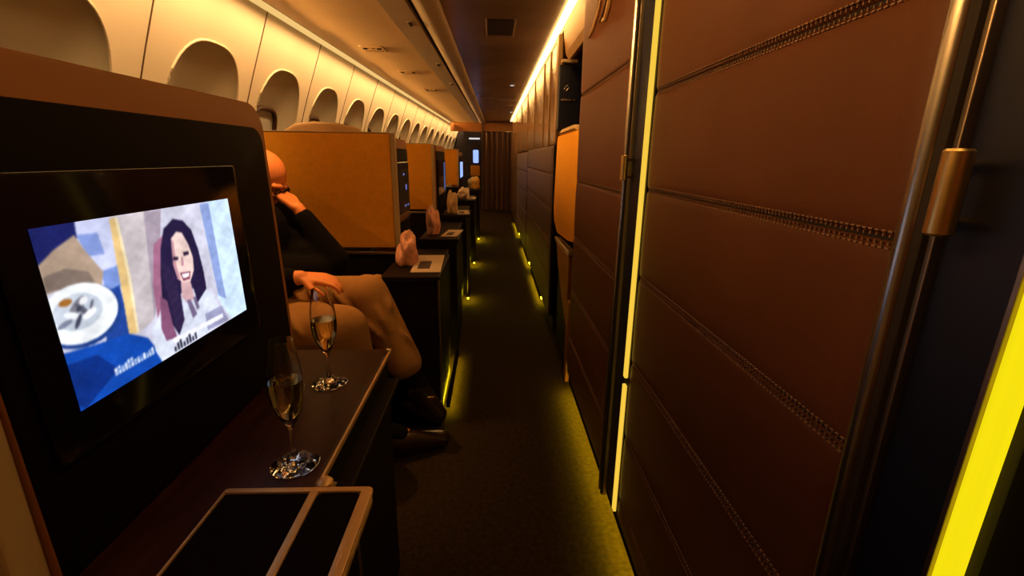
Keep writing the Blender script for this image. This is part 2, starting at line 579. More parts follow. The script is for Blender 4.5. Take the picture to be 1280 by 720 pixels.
def leather_door(name, label, y0, y1, z0, z1, seams, group, x=0.40, material=None, stitched=True, depth=0.035):
    """x is the aisle face"""
    material = material or M['leather']
    t = thing(name, label, 'door', (x + depth / 2, (y0 + y1) / 2, z0), group)
    # core slab
    MB().box(x + 0.008, x + depth, y0, y1, z0, z1, 0.002).build('core', M['gap'], t)
    zs = [z1] + [s for s in seams if z0 + 0.03 < s < z1 - 0.03] + [z0]
    for zt, zb in zip(zs, zs[1:]):
        g = 0.002
        mb = MB(); b = mb.bm
        ny, nz = 16, 16
        grid = []
        for a in range(nz + 1):
            row = []
            for c in range(ny + 1):
                u, v = c / ny, a / nz
                eu = min(u, 1 - u) * (y1 - y0); ev = min(v, 1 - v) * (zt - zb)
                pad = 0.007 * (1 - math.exp(-eu / 0.012)) * (1 - math.exp(-ev / 0.010)) + 0.0022 * math.sin(math.pi * v)
                # denser samples near the rims
                uu = 0.5 - 0.5 * math.cos(math.pi * u); vv = 0.5 - 0.5 * math.cos(math.pi * v)
                eu = min(uu, 1 - uu) * (y1 - y0); ev = min(vv, 1 - vv) * (zt - zb - 2 * g)
                pad = 0.007 * (1 - math.exp(-eu / 0.003)) * (1 - math.exp(-ev / 0.003)) + 0.0015 * math.sin(math.pi * vv)
                row.append(b.verts.new((x + 0.008 - pad, y0 + 0.002 + uu * (y1 - y0 - 0.004), zb + g + vv * (zt - zb - 2 * g))))
            grid.append(row)
        for a in range(nz):
            for c in range(ny):
                b.faces.new((grid[a][c], grid[a][c + 1], grid[a + 1][c + 1], grid[a + 1][c]))
        bmesh.ops.recalc_face_normals(b, faces=b.faces[:])
        po = mb.build('leather_panel', material, t, smooth=True)
        if stitched:
            st = MB()
            for (zz, side) in ((zt - g - 0.0065, -1), (zb + g + 0.0065, 1)):
                if (side < 0 and zt == z1) or (side > 0 and zb == z0):
                    continue
                n = int((y1 - y0 - 0.03) / 0.0085)
                for k in range(n):
                    yy = y0 + 0.015 + k * 0.0085
                    st.box(x - 0.0006, x + 0.0016, yy, yy + 0.0052, zz - 0.0008, zz + 0.0008)
                    st.box(x + 0.0002, x + 0.0030, yy + 0.002, yy + 0.0035, zz - side * 0.0045 - 0.0016, zz - side * 0.0045 + 0.0016)
            if len(st.bm.verts):
                st.build('stitching', M['stitch'], po)
            else:
                st.bm.free()
    return t


big = leather_door('leather_door', 'large nearest brown leather sliding door with stitched horizontal seams', 0.43, 1.222, 0.09, 1.93, SEAMS, 'stitched leather suite doors')
small = leather_door('leather_door', 'second brown leather sliding door, bearing a raised emblem near its top', 1.405, 2.265, 0.09, 1.93, [1.478, 1.098, 0.825, 0.56, 0.30], 'stitched leather suite doors')
# raised emblem of sweeping strokes on the second door
for q, (pts, w0, mm) in enumerate((([(2.13, 1.690), (2.03, 1.705), (1.955, 1.735), (1.925, 1.775), (1.92, 1.84), (1.90, 1.88)], 0.006, 'old_steel'),
                                   ([(2.11, 1.683), (2.02, 1.697), (1.945, 1.728), (1.908, 1.765)], 0.007, 'bronze'),
                                   ([(1.905, 1.69), (1.86, 1.705), (1.80, 1.74), (1.76, 1.80), (1.745, 1.87)], 0.007, 'old_steel'),
                                   ([(1.86, 1.682), (1.81, 1.676), (1.765, 1.70), (1.72, 1.75), (1.70, 1.83), (1.695, 1.88)], 0.011, 'bronze'),
                                   ([(1.80, 1.80), (1.83, 1.85), (1.82, 1.89)], 0.006, 'bronze'))):
    MB().tube([(0.3955, y, z) for y, z in pts], [w0 * (0.35 + 0.65 * math.sin(math.pi * (k + 0.5) / len(pts))) for k in range(len(pts))], 8).build('emblem_stroke', M[mm], small, smooth=True)

# plinth under the suites with the floor light
for (ya, yb, lab) in ((-1.0, 2.27, 'dark plinth under the two tall leather doors'), (3.12, 10.4, 'dark plinth under the far low leather doors')):
    tag(MB().box(0.435, 0.60, ya, yb, 0.0, 0.088, 0.003).build('plinth', M['console']), lab, 'plinth')
t = thing('floor_light', 'long yellow floor light strip under the tall leather doors', 'light strip', (0.42, 0.7, 0.06), 'yellow floor lights')
MB().box(0.416, 0.433, -0.8, 2.215, 0.070, 0.080, 0.002).build('diffuser', M['floor_led'], t)
MB().box(0.404, 0.434, -0.8, 2.215, 0.0815, 0.088).build('cover', M['black'], t)
MB().box(0.404, 0.408, -0.8, 2.215, 0.063, 0.0812).build('lip', M['black'], t)


def led(x, ya, yb, side, lab, z=0.055, group='yellow floor lights', mt='floor_led'):
    t = thing('floor_light', lab, 'light strip', (x, (ya + yb) / 2, z), group)
    xa, xb = (x, x + 0.014) if side > 0 else (x - 0.014, x)
    MB().box(xa, xb, ya, yb, z - 0.01, z + 0.01, 0.002).build('diffuser', M[mt], t)
    MB().box(xa - 0.010, xb + 0.002, ya, yb, z + 0.011, z + 0.018).build('cover', M['black'], t)
    MB().box(xa - 0.010, xa - 0.006, ya, yb, z - 0.018, z + 0.0105).build('lip', M['black'], t)


led(0.415, 3.75, 4.75, 1, 'yellow floor light on the right, first beyond the brown upright')
led(0.415, 5.1, 6.3, 1, 'yellow floor light on the right, second beyond the brown upright')
led(0.415, 7.2, 8.8, 1, 'farthest yellow floor light on the right')


def suite_post(y_door, wide, lab, k):
    """everything between two doors: rail, trim, dark panel, handle"""
    t = thing('suite_post', lab, 'post', (0.44, y_door - 0.05, 0), 'dark posts between the leather doors')
    MB().box(0.402, 0.47, y_door - wide, y_door - 0.022, 0.09, 1.93, 0.003).build('panel', M['black_gloss_blue_glow'], t)
    MB().tube([(0.392, y_door - 0.012, z) for z in (0.06, 0.6, 1.2, 1.93)], 0.0105, 20).build('rail', M['steel'], t, smooth=True)
    MB().box(0.392, 0.405, y_door - 0.038, y_door - 0.032, 0.05, 1.93, 0.001).build('trim', M['old_steel'], t)
    MB().box(0.386, 0.402, y_door - 0.032, y_door - 0.022, 0.05, 1.93, 0.001).build('edge_seal', M['gap'], t)
    hd = MB().lathe([(0, 0), (0.0085, 0), (0.0105, 0.002), (0.0105, 0.068), (0.0085, 0.070), (0, 0.070)], (0.374, y_door - 0.058, 1.142), 28).build('handle', M['brass'], t, smooth=True)
    MB().tube([(0.374, y_door - 0.058, 1.20), (0.402, y_door - 0.034, 1.20)], 0.0035, 10).build('mount', M['brass'], hd)
    MB().tube([(0.376, y_door - 0.058, 1.152), (0.402, y_door - 0.036, 1.152)], 0.0035, 10).build('mount', M['brass'], hd)
    return t


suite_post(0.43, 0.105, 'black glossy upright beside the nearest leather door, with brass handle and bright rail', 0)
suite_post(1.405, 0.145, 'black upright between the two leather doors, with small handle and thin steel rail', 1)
t = thing('light_strip', 'thin glowing yellow vertical strip between the two tall leather doors', 'light strip', (0.40, 1.24, 0.1))
MB().box(0.392, 0.402, 1.232, 1.251, 0.575, 1.93, 0.002).build('upper_diffuser', M['pale_yellow'], t)
MB().box(0.392, 0.402, 1.232, 1.251, 0.10, 0.550, 0.002).build('lower_diffuser', M['pale_yellow'], t)
MB().box(0.403, 0.43, 1.226, 1.258, 0.09, 1.93).build('channel', M['gap'], t)
t = thing('light_strip', 'broad glowing yellow vertical strip nearest the camera at far right', 'light strip', (0.40, 0.31, 0))
MB().box(0.396, 0.404, 0.2975, 0.3165, 0.10, 1.12, 0.002).build('diffuser', M['yellow'], t)
MB().box(0.394, 0.42, 0.3175, 0.3225, 0.0, 1.93, 0.001).build('trim', M['old_steel'], t)
MB().box(0.4045, 0.43, 0.2905, 0.317, 0.0, 1.93).build('channel', M['gap'], t)
MB().box(0.402, 0.43, 0.2, 0.29, 0.0, 1.93, 0.002).build('side_panel', M['panel_dark'], t)
tag(MB().box(0.402, 0.44, -1.3, 0.198, 0.0, 1.93, 0.002).build('suite_wall', M['leather']), 'brown leather suite wall at the near right edge', 'wall panel')

# opening beyond the second door
t = thing('suite_shell', 'orange tan curved seat shell beyond the second leather door', 'seat shell', (0.42, 2.6, 0.3))
MB().prism([(2.285, 0.79), (2.285, 1.30), (2.33, 1.335), (3.02, 1.335), (3.05, 1.30), (3.10, 0.90), (3.06, 0.80), (2.9, 0.745), (2.5, 0.765)], 'x', 0.405, 0.47, 0.012, 3).build('shell', M['fabric'], t, smooth=True)
MB().prism([(2.36, 1.336), (2.37, 1.350), (2.45, 1.366), (2.85, 1.366), (2.95, 1.350), (2.96, 1.336)], 'x', 0.402, 0.52, 0.010, 3).build('headrest', M['headrest'], t, smooth=True)
MB().prism([(2.42, 0.725), (2.95, 0.715), (2.90, 0.69), (2.42, 0.70)], 'x', 0.400, 0.44, 0.003).build('armrest_edge', M['fabric_edge'], t)
MB().prism([(2.42, 0.69), (2.92, 0.68), (2.80, 0.55), (2.60, 0.40), (2.42, 0.30)], 'x', 0.408, 0.46, 0.005).build('lower_shell', M['shell'], t)
MB().box(0.44, 0.9, 2.50, 3.0, 0.0, 0.66, 0.01).build('base', M['console'], t)
tag(MB().box(0.405, 0.43, 2.33, 2.395, 0.0, 0.46, 0.003).build('upright', M['shell']), 'short brown upright standing on the carpet beside the second leather door', 'post')
t = thing('suite_cabinet', 'black cabinet face with small silver mark above the orange tan shell', 'cabinet', (0.45, 3.1, 1.37))
MB().box(0.40, 0.80, 3.00, 3.10, 1.37, 1.74, 0.004).build('body', M['black_gloss_blue_glow'], t)
MB().box(0.412, 0.475, 2.988, 2.999, 1.538, 1.548, 0.002).build('bar', M['steel'], t)
MB().tube([(0.430, 2.996, 1.600), (0.437, 2.996, 1.618), (0.452, 2.996, 1.624), (0.458, 2.996, 1.612), (0.448, 2.996, 1.603), (0.440, 2.996, 1.592)], 0.0035, 8).build('silver_mark', M['steel'], t, smooth=True)
MB().tube([(0.482, 2.990, 1.543), (0.50, 2.990, 1.543)], 0.005, 12).build('knob', M['steel'], t, smooth=True)
MB().box(0.80, 0.84, 2.29, 3.10, 0.7, 1.93).build('inner_wall', M['black_gloss_blue_glow'], t)
t = thing('suite_lintel', 'tan lintel spanning above the black cabinet beside the cove light', 'lintel', (0.45, 2.7, 1.75))
MB().prism([(0.415, 1.935), (0.415, 1.905), (0.43, 1.80), (0.45, 1.765), (0.47, 1.765), (0.47, 1.935)], 'y', 2.28, 3.00).build('fascia', M['lintel'], t)
MB().box(0.405, 0.50, 2.96, 2.999, 1.745, 1.762, 0.003).build('lip', M['fabric_edge'], t)
tag(MB().box(0.400, 0.43, 3.105, 3.19, 1.30, 1.93, 0.004).build('tan_post', M['lintel']), 'tan upright right of the glossy wall panels, left of the black cabinet', 'post')

# far suites
t = thing('suite_wall', 'tall glossy brown wall panels above the far leather doors', 'wall panel', (0.44, 6.5, 1.29))
ys = [3.20, 3.62, 4.05, 4.9, 5.9, 7.1, 8.6, 10.4]
for ya, yb in zip(ys, ys[1:]):
    MB().box(0.42, 0.46, ya + 0.004, yb - 0.004, 1.29, 1.93, 0.006).build('panel', M['maple'], t)
    MB().box(0.412, 0.419, ya - 0.004, ya + 0.03, 1.29, 1.93, 0.001).build('seam_trim', M['lintel'], t)
d1 = leather_door('leather_door', 'low plum brown leather door beyond the orange tan shell', 3.2, 5.45, 0.09, 1.285, [1.10, 0.86, 0.62, 0.38], 'low leather doors', material=M['leather_far'])
leather_door('leather_door', 'farthest low leather door before the curtain', 5.55, 7.9, 0.09, 1.27, [1.04, 0.80, 0.56, 0.32], 'low leather doors', material=M['leather_far'], stitched=False)
tag(MB().box(0.40, 0.46, 7.95, 10.4, 0.09, 1.285, 0.004).build('suite_wall', M['maple']), 'brown wall panel at the far right beside the curtain', 'wall panel')
for y in (4.3, 6.4):
    pass

# ------------------------------------------------------------------ far end
t = thing('bulkhead', 'brown bulkhead above the curtain at the end of the aisle', 'bulkhead', (0.3, 11.0, 0))
MB().box(-0.21, 1.84, 10.98, 11.04, 1.76, 1.96).build('header', M['shell'], t)
MB().box(0.66, 1.84, 10.98, 11.04, 0.0, 1.758).build('side_wall', M['shell'], t)
MB().box(-0.255, -0.212, 10.96, 11.04, 0.0, 1.96, 0.004).build('jamb', M['joint'], t)
MB().box(-0.95, -0.257, 10.98, 11.04, 1.76, 1.95).build('door_header', M['shell'], t)
cur = thing('curtain', 'brown pleated curtain closing the end of the aisle', 'curtain', (0.22, 10.8, 0.02))
mb = MB(); b = mb.bm
n = 160
cols = []
for k in range(n + 1):
    u = k / n
    xx = -0.20 + 0.84 * u
    ph = 2 * math.pi * 7.5 * (u + 0.02 * math.sin(9 * u))
    col = []
    for (z, amp) in ((1.74, 0.018), (1.5, 0.028), (1.0, 0.034), (0.5, 0.038), (0.03, 0.042)):
        col.append(b.verts.new((xx + 0.008 * math.sin(ph * 2), 10.85 + amp * math.sin(ph) + 0.3 * amp * math.sin(2.3 * ph + z), z)))
    cols.append(col)
for A, B in zip(cols, cols[1:]):
    for q in range(4):
        b.faces.new((A[q], A[q + 1], B[q + 1], B[q]))
mb.build('cloth', M['curtain'], cur, smooth=True)
MB().tube([(-0.205, 10.85, 1.755), (0.655, 10.85, 1.755)], 0.012, 10).build('rod', M['steel'], cur, smooth=True)
t = thing('galley_unit', 'dark galley unit with blue lit panel seen through the far doorway', 'galley', (-0.5, 13.6, 0))
MB().box(-1.0, 0.5, 13.5, 14.0, 0.0, 1.93, 0.01).build('body', M['navy'], t)
MB().box(-0.66, -0.36, 13.47, 13.498, 1.68, 1.72, 0.003).build('top_bar', M['white_led'], t)
MB().prism(rrect(-0.55, -0.40, 1.05, 1.40, 0.03), 'y', 13.47, 13.498).build('blue_panel', M['blue'], t)
MB().box(-0.62, -0.36, 13.44, 13.498, 0.70, 0.98, 0.01).build('orange_cloth', M['fabric'], t)

# ------------------------------------------------------------------ screen picture
POLY = [
    ((205, 203, 222), [(-0.01, 1.066), (1.124, 1.034), (1.129, -0.208), (-0.029, -0.081)]),  # bg
    ((205, 228, 250), [(0.822, 1.008), (1.033, 1.022), (1.042, -0.036), (0.87, -0.031), (0.785, 0.226)]),  # right bright
    ((140, 160, 215), [(0.777, 0.992), (0.843, 0.993), (0.845, 0.19), (0.791, 0.25)]),  # right blue band
    ((196, 186, 190), [(0.301, 0.996), (0.442, 1.0), (0.379, 0.306), (0.288, 0.259)]),  # mid beige
    ((165, 150, 165), [(0.442, 1.0), (0.533, 0.995), (0.435, 0.5), (0.379, 0.306)]),  # grey curtain
    ((165, 105, 135), [(0.456, 0.781), (0.514, 0.827), (0.455, 0.42), (0.394, 0.296), (0.407, 0.516)]),  # pink halo
    ((196, 200, 232), [(0.139, 1.003), (0.289, 1.0), (0.252, 0.6), (0.177, 0.622)]),  # lavender
    ((130, 150, 212), [(0.142, 0.935), (0.223, 0.925), (0.23, 0.799), (0.169, 0.806)]),  # lavblue
    ((120, 145, 210), [(0.2, 0.707), (0.267, 0.714), (0.271, 0.59), (0.199, 0.57)]),  # lavblue2
    ((28, 32, 92), [(-0.006, 1.018), (0.15, 1.003), (0.144, 0.916), (0.063, 0.852), (-0.003, 0.815)]),  # darkblue
    ((172, 148, 128), [(-0.0, 0.819), (0.058, 0.88), (0.137, 0.936), (0.163, 0.836), (0.208, 0.703), (0.184, 0.608), (0.121, 0.616), (0.06, 0.673), (-0.001, 0.671)]),  # beige
    ((128, 110, 100), [(0.006, 0.76), (0.079, 0.775), (0.154, 0.726), (0.169, 0.646), (0.06, 0.673), (0.0, 0.679)]),  # beige dark
    ((32, 66, 150), [(0.182, 0.58), (0.258, 0.597), (0.259, 0.431), (0.262, 0.279), (0.153, 0.3)]),  # blue right of plate
    ((226, 190, 128), [(0.281, 0.993), (0.307, 0.993), (0.305, 0.655), (0.287, 0.267), (0.248, 0.285), (0.265, 0.634)]),  # yellow
    ((240, 222, 180), [(0.305, 0.993), (0.317, 0.992), (0.315, 0.629), (0.293, 0.266), (0.283, 0.27), (0.302, 0.652)]),  # yellow lt
    ((18, 70, 170), [(-0.012, 0.351), (0.106, 0.318), (0.249, 0.289), (0.326, 0.207), (0.388, -0.008), (-0.006, -0.029), (-0.014, 0.059)]),  # blue bottom
    ((14, 45, 125), [(-0.004, 0.279), (0.107, 0.258), (0.172, 0.117), (0.021, 0.0), (0.0, 0.043)]),  # blue darker
    ((212, 218, 235), [(0.351, 0.234), (0.406, 0.311), (0.496, 0.347), (0.69, 0.361), (0.756, 0.27), (0.788, 0.111), (0.828, 0.013), (0.37, -0.005), (0.347, 0.099)]),  # blouse
    ((38, 28, 62), [(0.488, 0.747), (0.526, 0.868), (0.589, 0.923), (0.646, 0.898), (0.689, 0.818), (0.71, 0.661), (0.718, 0.477), (0.715, 0.347), (0.638, 0.273), (0.629, 0.394), (0.545, 0.392), (0.536, 0.198), (0.488, 0.108), (0.466, 0.198), (0.459, 0.347), (0.438, 0.407), (0.459, 0.579)]),  # hair
    ((128, 78, 110), [(0.431, 0.434), (0.462, 0.381), (0.466, 0.198), (0.477, 0.104), (0.413, 0.121), (0.401, 0.221)]),  # hair purple
    ((238, 208, 200), [(0.555, 0.791), (0.593, 0.829), (0.626, 0.814), (0.652, 0.72), (0.665, 0.616), (0.655, 0.521), (0.619, 0.45), (0.575, 0.443), (0.552, 0.509), (0.541, 0.61)]),  # face
    ((205, 165, 170), [(0.56, 0.469), (0.619, 0.45), (0.625, 0.32), (0.577, 0.298), (0.549, 0.364)]),  # neck
    ((190, 140, 150), [(0.555, 0.791), (0.566, 0.764), (0.555, 0.592), (0.562, 0.48), (0.546, 0.5), (0.537, 0.607)]),  # face shade
    ((50, 35, 60), [(0.545, 0.665), (0.577, 0.653), (0.571, 0.63), (0.543, 0.639)]),  # browL
    ((50, 35, 60), [(0.61, 0.676), (0.646, 0.671), (0.643, 0.645), (0.61, 0.647)]),  # browR
    ((190, 140, 150), [(0.592, 0.647), (0.602, 0.645), (0.6, 0.578), (0.582, 0.579)]),  # nose
    ((120, 50, 75), [(0.566, 0.538), (0.633, 0.523), (0.619, 0.47), (0.577, 0.472)]),  # lips
    ((245, 240, 245), [(0.574, 0.525), (0.625, 0.515), (0.614, 0.488), (0.581, 0.492)]),  # teeth
    ((120, 105, 140), [(0.572, 0.326), (0.597, 0.323), (0.621, 0.193), (0.589, 0.175)]),  # collar
    ((120, 105, 140), [(0.615, 0.326), (0.633, 0.326), (0.645, 0.23), (0.625, 0.222)]),  # collar2
    ((150, 150, 185), [(0.672, 0.159), (0.799, 0.161), (0.835, 0.008), (0.669, 0.026)]),  # blouse shade
    ((240, 240, 250), [(0.449, 0.112), (0.797, 0.091), (0.798, 0.054), (0.451, 0.074)]),  # white rail
]


def picture(nx=256, ny=144):
    ss = 2
    W, Hh = nx * ss, ny * ss
    u = (np.arange(W) + 0.5) / W
    v = (np.arange(Hh) + 0.5) / Hh
    U, V = np.meshgrid(u, v)
    img = np.zeros((Hh, W, 3))

    def inside(p):
        res = np.zeros_like(U, bool)
        n = len(p)
        for i in range(n):
            x0, y0 = p[i]; x1, y1 = p[(i + 1) % n]
            if y0 == y1:
                continue
            cnd = ((y0 > V) != (y1 > V)) & (U < (x1 - x0) * (V - y0) / (y1 - y0) + x0)
            res ^= cnd
        return res

    def ellipse(cu, cv, ru, rv, ang=0):
        c, s = math.cos(ang), math.sin(ang)
        du, dv = (U - cu) * 16 / 9, (V - cv)
        a = du * c + dv * s; bb = -du * s + dv * c
        return (a / ru) ** 2 + (bb / rv) ** 2 < 1
    for i, (c, p) in enumerate(POLY):
        img[inside(p)] = c
        if i == 14:   # the plate of food lies over the blue table side
            img[ellipse(0.098, 0.50, 0.262, 0.175, -0.08)] = (30, 60, 130)
            img[ellipse(0.095, 0.515, 0.245, 0.165, -0.08)] = (238, 242, 246)
            img[ellipse(0.085, 0.530, 0.155, 0.100, -0.08)] = (196, 204, 218)
    for (cu, cv, ru, rv, an, c) in ((0.085, 0.56, 0.07, 0.03, 0.6, (120, 118, 130)), (0.06, 0.52, 0.05, 0.02, -0.4, (240, 244, 250)), (0.10, 0.53, 0.06, 0.018, -0.9, (90, 90, 108)),
                                    (0.12, 0.50, 0.05, 0.02, 0.3, (250, 250, 252)), (0.075, 0.48, 0.045, 0.014, 0.9, (70, 72, 95)), (0.05, 0.60, 0.04, 0.02, 0, (150, 96, 40)),
                                    (0.11, 0.58, 0.03, 0.02, 0.4, (235, 235, 240)), (0.088, 0.545, 0.02, 0.012, 0.4, (60, 62, 80)), (0.03, 0.49, 0.05, 0.015, 0.2, (120, 126, 150)),
                                    (0.135, 0.545, 0.03, 0.010, 1.0, (110, 110, 130))):
        img[ellipse(cu, cv, ru, rv, an)] = c
    rs = np.random.RandomState(3)
    # subtitle smudges: pale at the left, dark at the right
    for k in range(13):
        u0 = 0.155 + k * 0.0145
        h = rs.uniform(0.03, 0.055)
        img[(U > u0) & (U < u0 + 0.0105) & (V > 0.085) & (V < 0.085 + h)] = (225, 232, 245)
        img[(U > u0 + 0.003) & (U < u0 + 0.0075) & (V > 0.095 + 0.01 * (k % 2)) & (V < 0.105 + 0.012 * (k % 3))] = (60, 105, 190)
    for k in range(8):
        u0 = 0.445 + k * 0.019
        img[(U > u0) & (U < u0 + 0.012) & (V > 0.015) & (V < 0.05 + 0.015 * (k % 3))] = (45, 40, 60)
    # fine hair strands
    for k in range(16):
        u0 = 0.475 + 0.004 * k
        m_ = (abs(U - u0 + 0.03 * (V - 0.4)) < 0.0012) & (V > 0.15) & (V < 0.7 - 0.01 * k)
        img[m_] = img[m_] * 0.8 + np.array((110, 80, 120)) * 0.2
    # lens softness
    low = np.zeros_like(U)
    for fx, fy, ph, am in ((7, 4, 0.3, 0.05), (13, 9, 1.1, 0.035), (23, 17, 2.0, 0.025), (41, 29, 0.7, 0.02), (5, 21, 0.2, 0.02)):
        low += am * np.sin(fx * U * 3 + ph + 2 * np.sin(fy * V)) * np.cos(fy * V * 3 + ph * 2)
    img = img * (0.95 + low)[..., None] + rs.normal(0, 5, img.shape[:2])[..., None]
    img = np.clip(img, 0, 255)
    for _ in range(5):
        p = np.pad(img, ((1, 1), (1, 1), (0, 0)), 'edge')
        img = (p[1:-1, 1:-1] * 2 + p[:-2, 1:-1] + p[2:, 1:-1] + p[1:-1, :-2] + p[1:-1, 2:]) / 6
    img = img.reshape(ny, ss, nx, ss, 3).mean(axis=(1, 3)) / 255.0
    return np.where(img <= 0.04045, img / 12.92, ((img + 0.055) / 1.055) ** 2.4)


def make_display(y0, y1, z0, z1, x, parent):
    nx, ny = 256, 144
    im = picture(nx, ny)
    verts, faces = [], []
    for jv in range(ny + 1):
        for iu in range(nx + 1):
            verts.append((x, y0 + (y1 - y0) * iu / nx, z0 + (z1 - z0) * jv / ny))
    for jv in range(ny):
        for iu in range(nx):
            a = jv * (nx + 1) + iu
            faces.append((a, a + 1, a + nx + 2, a + nx + 1))
    W = Vector((0, 0, 0)); p = parent
    while p:
        W += p.location; p = p.parent
    me = bpy.data.meshes.new('display')
    me.from_pydata([tuple(Vector(v) - W) for v in verts], [], faces)
    at = me.color_attributes.new('pic', 'FLOAT_COLOR', 'CORNER')
    cols = np.ones((nx * ny, 4, 4), np.float32)
    cols[:, :, :3] = im.reshape(-1, 3)[:, None, :]
    # smooth between cells
    pad = np.pad(im, ((0, 1), (0, 1), (0, 0)), 'edge')
    cc = cols.reshape(ny, nx, 4, 4)
    cc[:, :, 0, :3] = pad[:-1, :-1]; cc[:, :, 1, :3] = pad[:-1, 1:]
    cc[:, :, 2, :3] = pad[1:, 1:]; cc[:, :, 3, :3] = pad[1:, :-1]
    at.data.foreach_set('color', cc.reshape(-1))
    mt = bpy.data.materials.new('screen_picture')
    mt.use_nodes = True
    nt = mt.node_tree
    nt.nodes.remove(nt.nodes['Principled BSDF'])
    an = nt.nodes.new('ShaderNodeVertexColor'); an.layer_name = 'pic'
    e = nt.nodes.new('ShaderNodeEmission'); e.inputs['Strength'].default_value = E_SCREEN
    nt.links.new(an.outputs['Color'], e.inputs['Color'])
    nt.links.new(e.outputs[0], nt.nodes['Material Output'].inputs[0])
    me.materials.append(mt)
    o = bpy.data.objects.new('display', me)
    COL.objects.link(o)
    o.parent = parent
    return o


# ------------------------------------------------------------------ left side: screen housings and fabric partitions
def housing(y0, L, label, screen, zt=1.303, x=-0.50, zlow=0.712):
    t = thing('screen_housing', label, 'screen housing', (x - 0.05, y0 + L / 2, zlow), 'screen housings along the aisle')
    y1 = y0 + L
    MB().prism(rrect(y0, y1, zlow, zt, [0.055, 0.0, 0.0, 0.0], 8), 'x', x - 0.11, x, 0.006, 3).build('shell', M['shell'], t, smooth=True)
    MB().prism(rrect(y0 + 0.001, y1 - 0.022, zlow + 0.002, zt - 0.05, [0.035, 0.0, 0.0, 0.0], 8), 'x', x - 0.01, x + 0.004, 0.003, 2).build('face_panel', M['panel_dark'], t, smooth=True)
    if screen == 'movie':
        mo = MB().prism(rrect(y0 + 0.022, y0 + 0.485, 0.852, 1.178, 0.008), 'x', x + 0.0045, x + 0.013, 0.002).build('monitor', M['bezel'], t, smooth=True)
        make_display(0.505, 0.886, 0.904, 1.1195, x + 0.0137, mo)
    else:
        yA = y0 + 0.04; yB = y1 - 0.06
        mo = MB().prism(rrect(yA, yB, 0.86, 1.17, 0.008), 'x', x + 0.0045, x + 0.013, 0.002).build('monitor', M['bezel'], t)
        if screen == 'blue':
            MB().box(x + 0.0133, x + 0.0145, yA + 0.02, yB - 0.02, 0.90, 1.13).build('display', M['blue'], mo)
        elif screen == 'low':
            MB().box(x + 0.0133, x + 0.0145, yB - 0.16, yB - 0.06, 0.88, 1.15).build('display', M['blue_low'], mo)
        elif screen == 'dim':
            dd = MB().box(x + 0.0133, x + 0.0145, yA + 0.02, yB - 0.02, 0.90, 1.13).build('display', M['navy'], mo)
            for (yy, zz, hh) in ((2.60, 1.10, 0.012), (2.66, 1.02, 0.03), (2.62, 0.93, 0.012), (2.70, 0.93, 0.010)):
                MB().box(x + 0.0147, x + 0.0155, yy, yy + 0.03, zz, zz + hh).build('lit_icon', M['blue_dim'], dd)
    return t


near_housing = housing(0.445, 0.655, 'nearest screen housing, dark face with lit screen showing a smiling woman', 'movie', x=-0.494, zlow=0.7135)
near_housing.rotation_euler = (0, math.radians(-1.2), 0)      # it leans back a little
housing(2.42, 0.42, 'second screen housing, behind the seated person in black, its screen dim', 'dim', zt=1.29)
housing(4.25, 0.75, 'third screen housing from the camera, with a bluish glow', 'low', zt=1.30)
housing(7.1, 0.75, 'farthest screen housing, glowing bright blue beside the far doorway', 'blue', zt=1.27)


def partition(y, x0, x1, label, z0=0.745, z1=1.305, base=True):
    t = thing('fabric_partition', label, 'partition', ((x0 + x1) / 2, y, 0), 'orange tan fabric partitions')
    MB().prism(rrect(x0, x1 - 0.026, z0, z1, 0.012), 'y', y - 0.035, y - 0.003, 0.006, 2).build('fabric_panel', M['fabric'], t, smooth=True)
    MB().box(x1 - 0.025, x1 - 0.001, y - 0.037, y + 0.0, z0 - 0.01, z1 + 0.002, 0.004).build('edge_trim', M['fabric_edge'], t)
    MB().box(x0, x1 - 0.026, y - 0.035, y - 0.003, z1 + 0.0005, z1 + 0.006, 0.002).build('top_trim', M['fabric_edge'], t)
    if base:
        MB().box(x0, x1, y - 0.03, y - 0.002, 0.0, z0 - 0.022, 0.004).build('base_panel', M['console'], t)
        MB().box(x0, x1 - 0.005, y - 0.042, y - 0.0305, z0 - 0.035, z0 - 0.020, 0.002).build('ledge', M['old_steel'], t)
    return t


partition(2.41, -1.36, -0.475, 'wide orange tan partition behind the seated person')
partition(4.24, -1.33, -0.51, 'second orange tan partition, farther down the aisle')
partition(7.08, -1.25, -0.50, 'third orange tan partition, narrow and farthest', z0=0.80, base=True)
partition(0.44, -0.95, -0.50, 'near orange tan partition at the lower left, beside the lit screen', z0=0.30, z1=1.25, base=False)
tag(MB().box(-0.95, -0.502, 0.405, 0.437, 0.0, 0.288, 0.004).build('partition_base', M['console']), 'dark base below the near tan partition at lower left', 'base')

# consoles
def console(name, label, x0, x1, y0, y1, zt, strip=True, grp='side consoles along the aisle'):
    t = thing(name, label, 'console', ((x0 + x1) / 2, (y0 + y1) / 2, 0), grp)
    MB().box(x0 + 0.008, x1 - 0.012, y0 + 0.006, y1 - 0.006, 0.0, zt - 0.026, 0.004).build('body', M['console'], t)
    MB().box(x0, x1 - (0.006 if strip else 0), y0, y1, zt - 0.025, zt, 0.004).build('top', M['wood'] if strip else M['console'], t)
    if strip:
        MB().box(x1 - 0.0055, x1, y0, y1, zt - 0.010, zt + 0.001, 0.0015).build('edge_strip', M['bronze'], t)
    return t


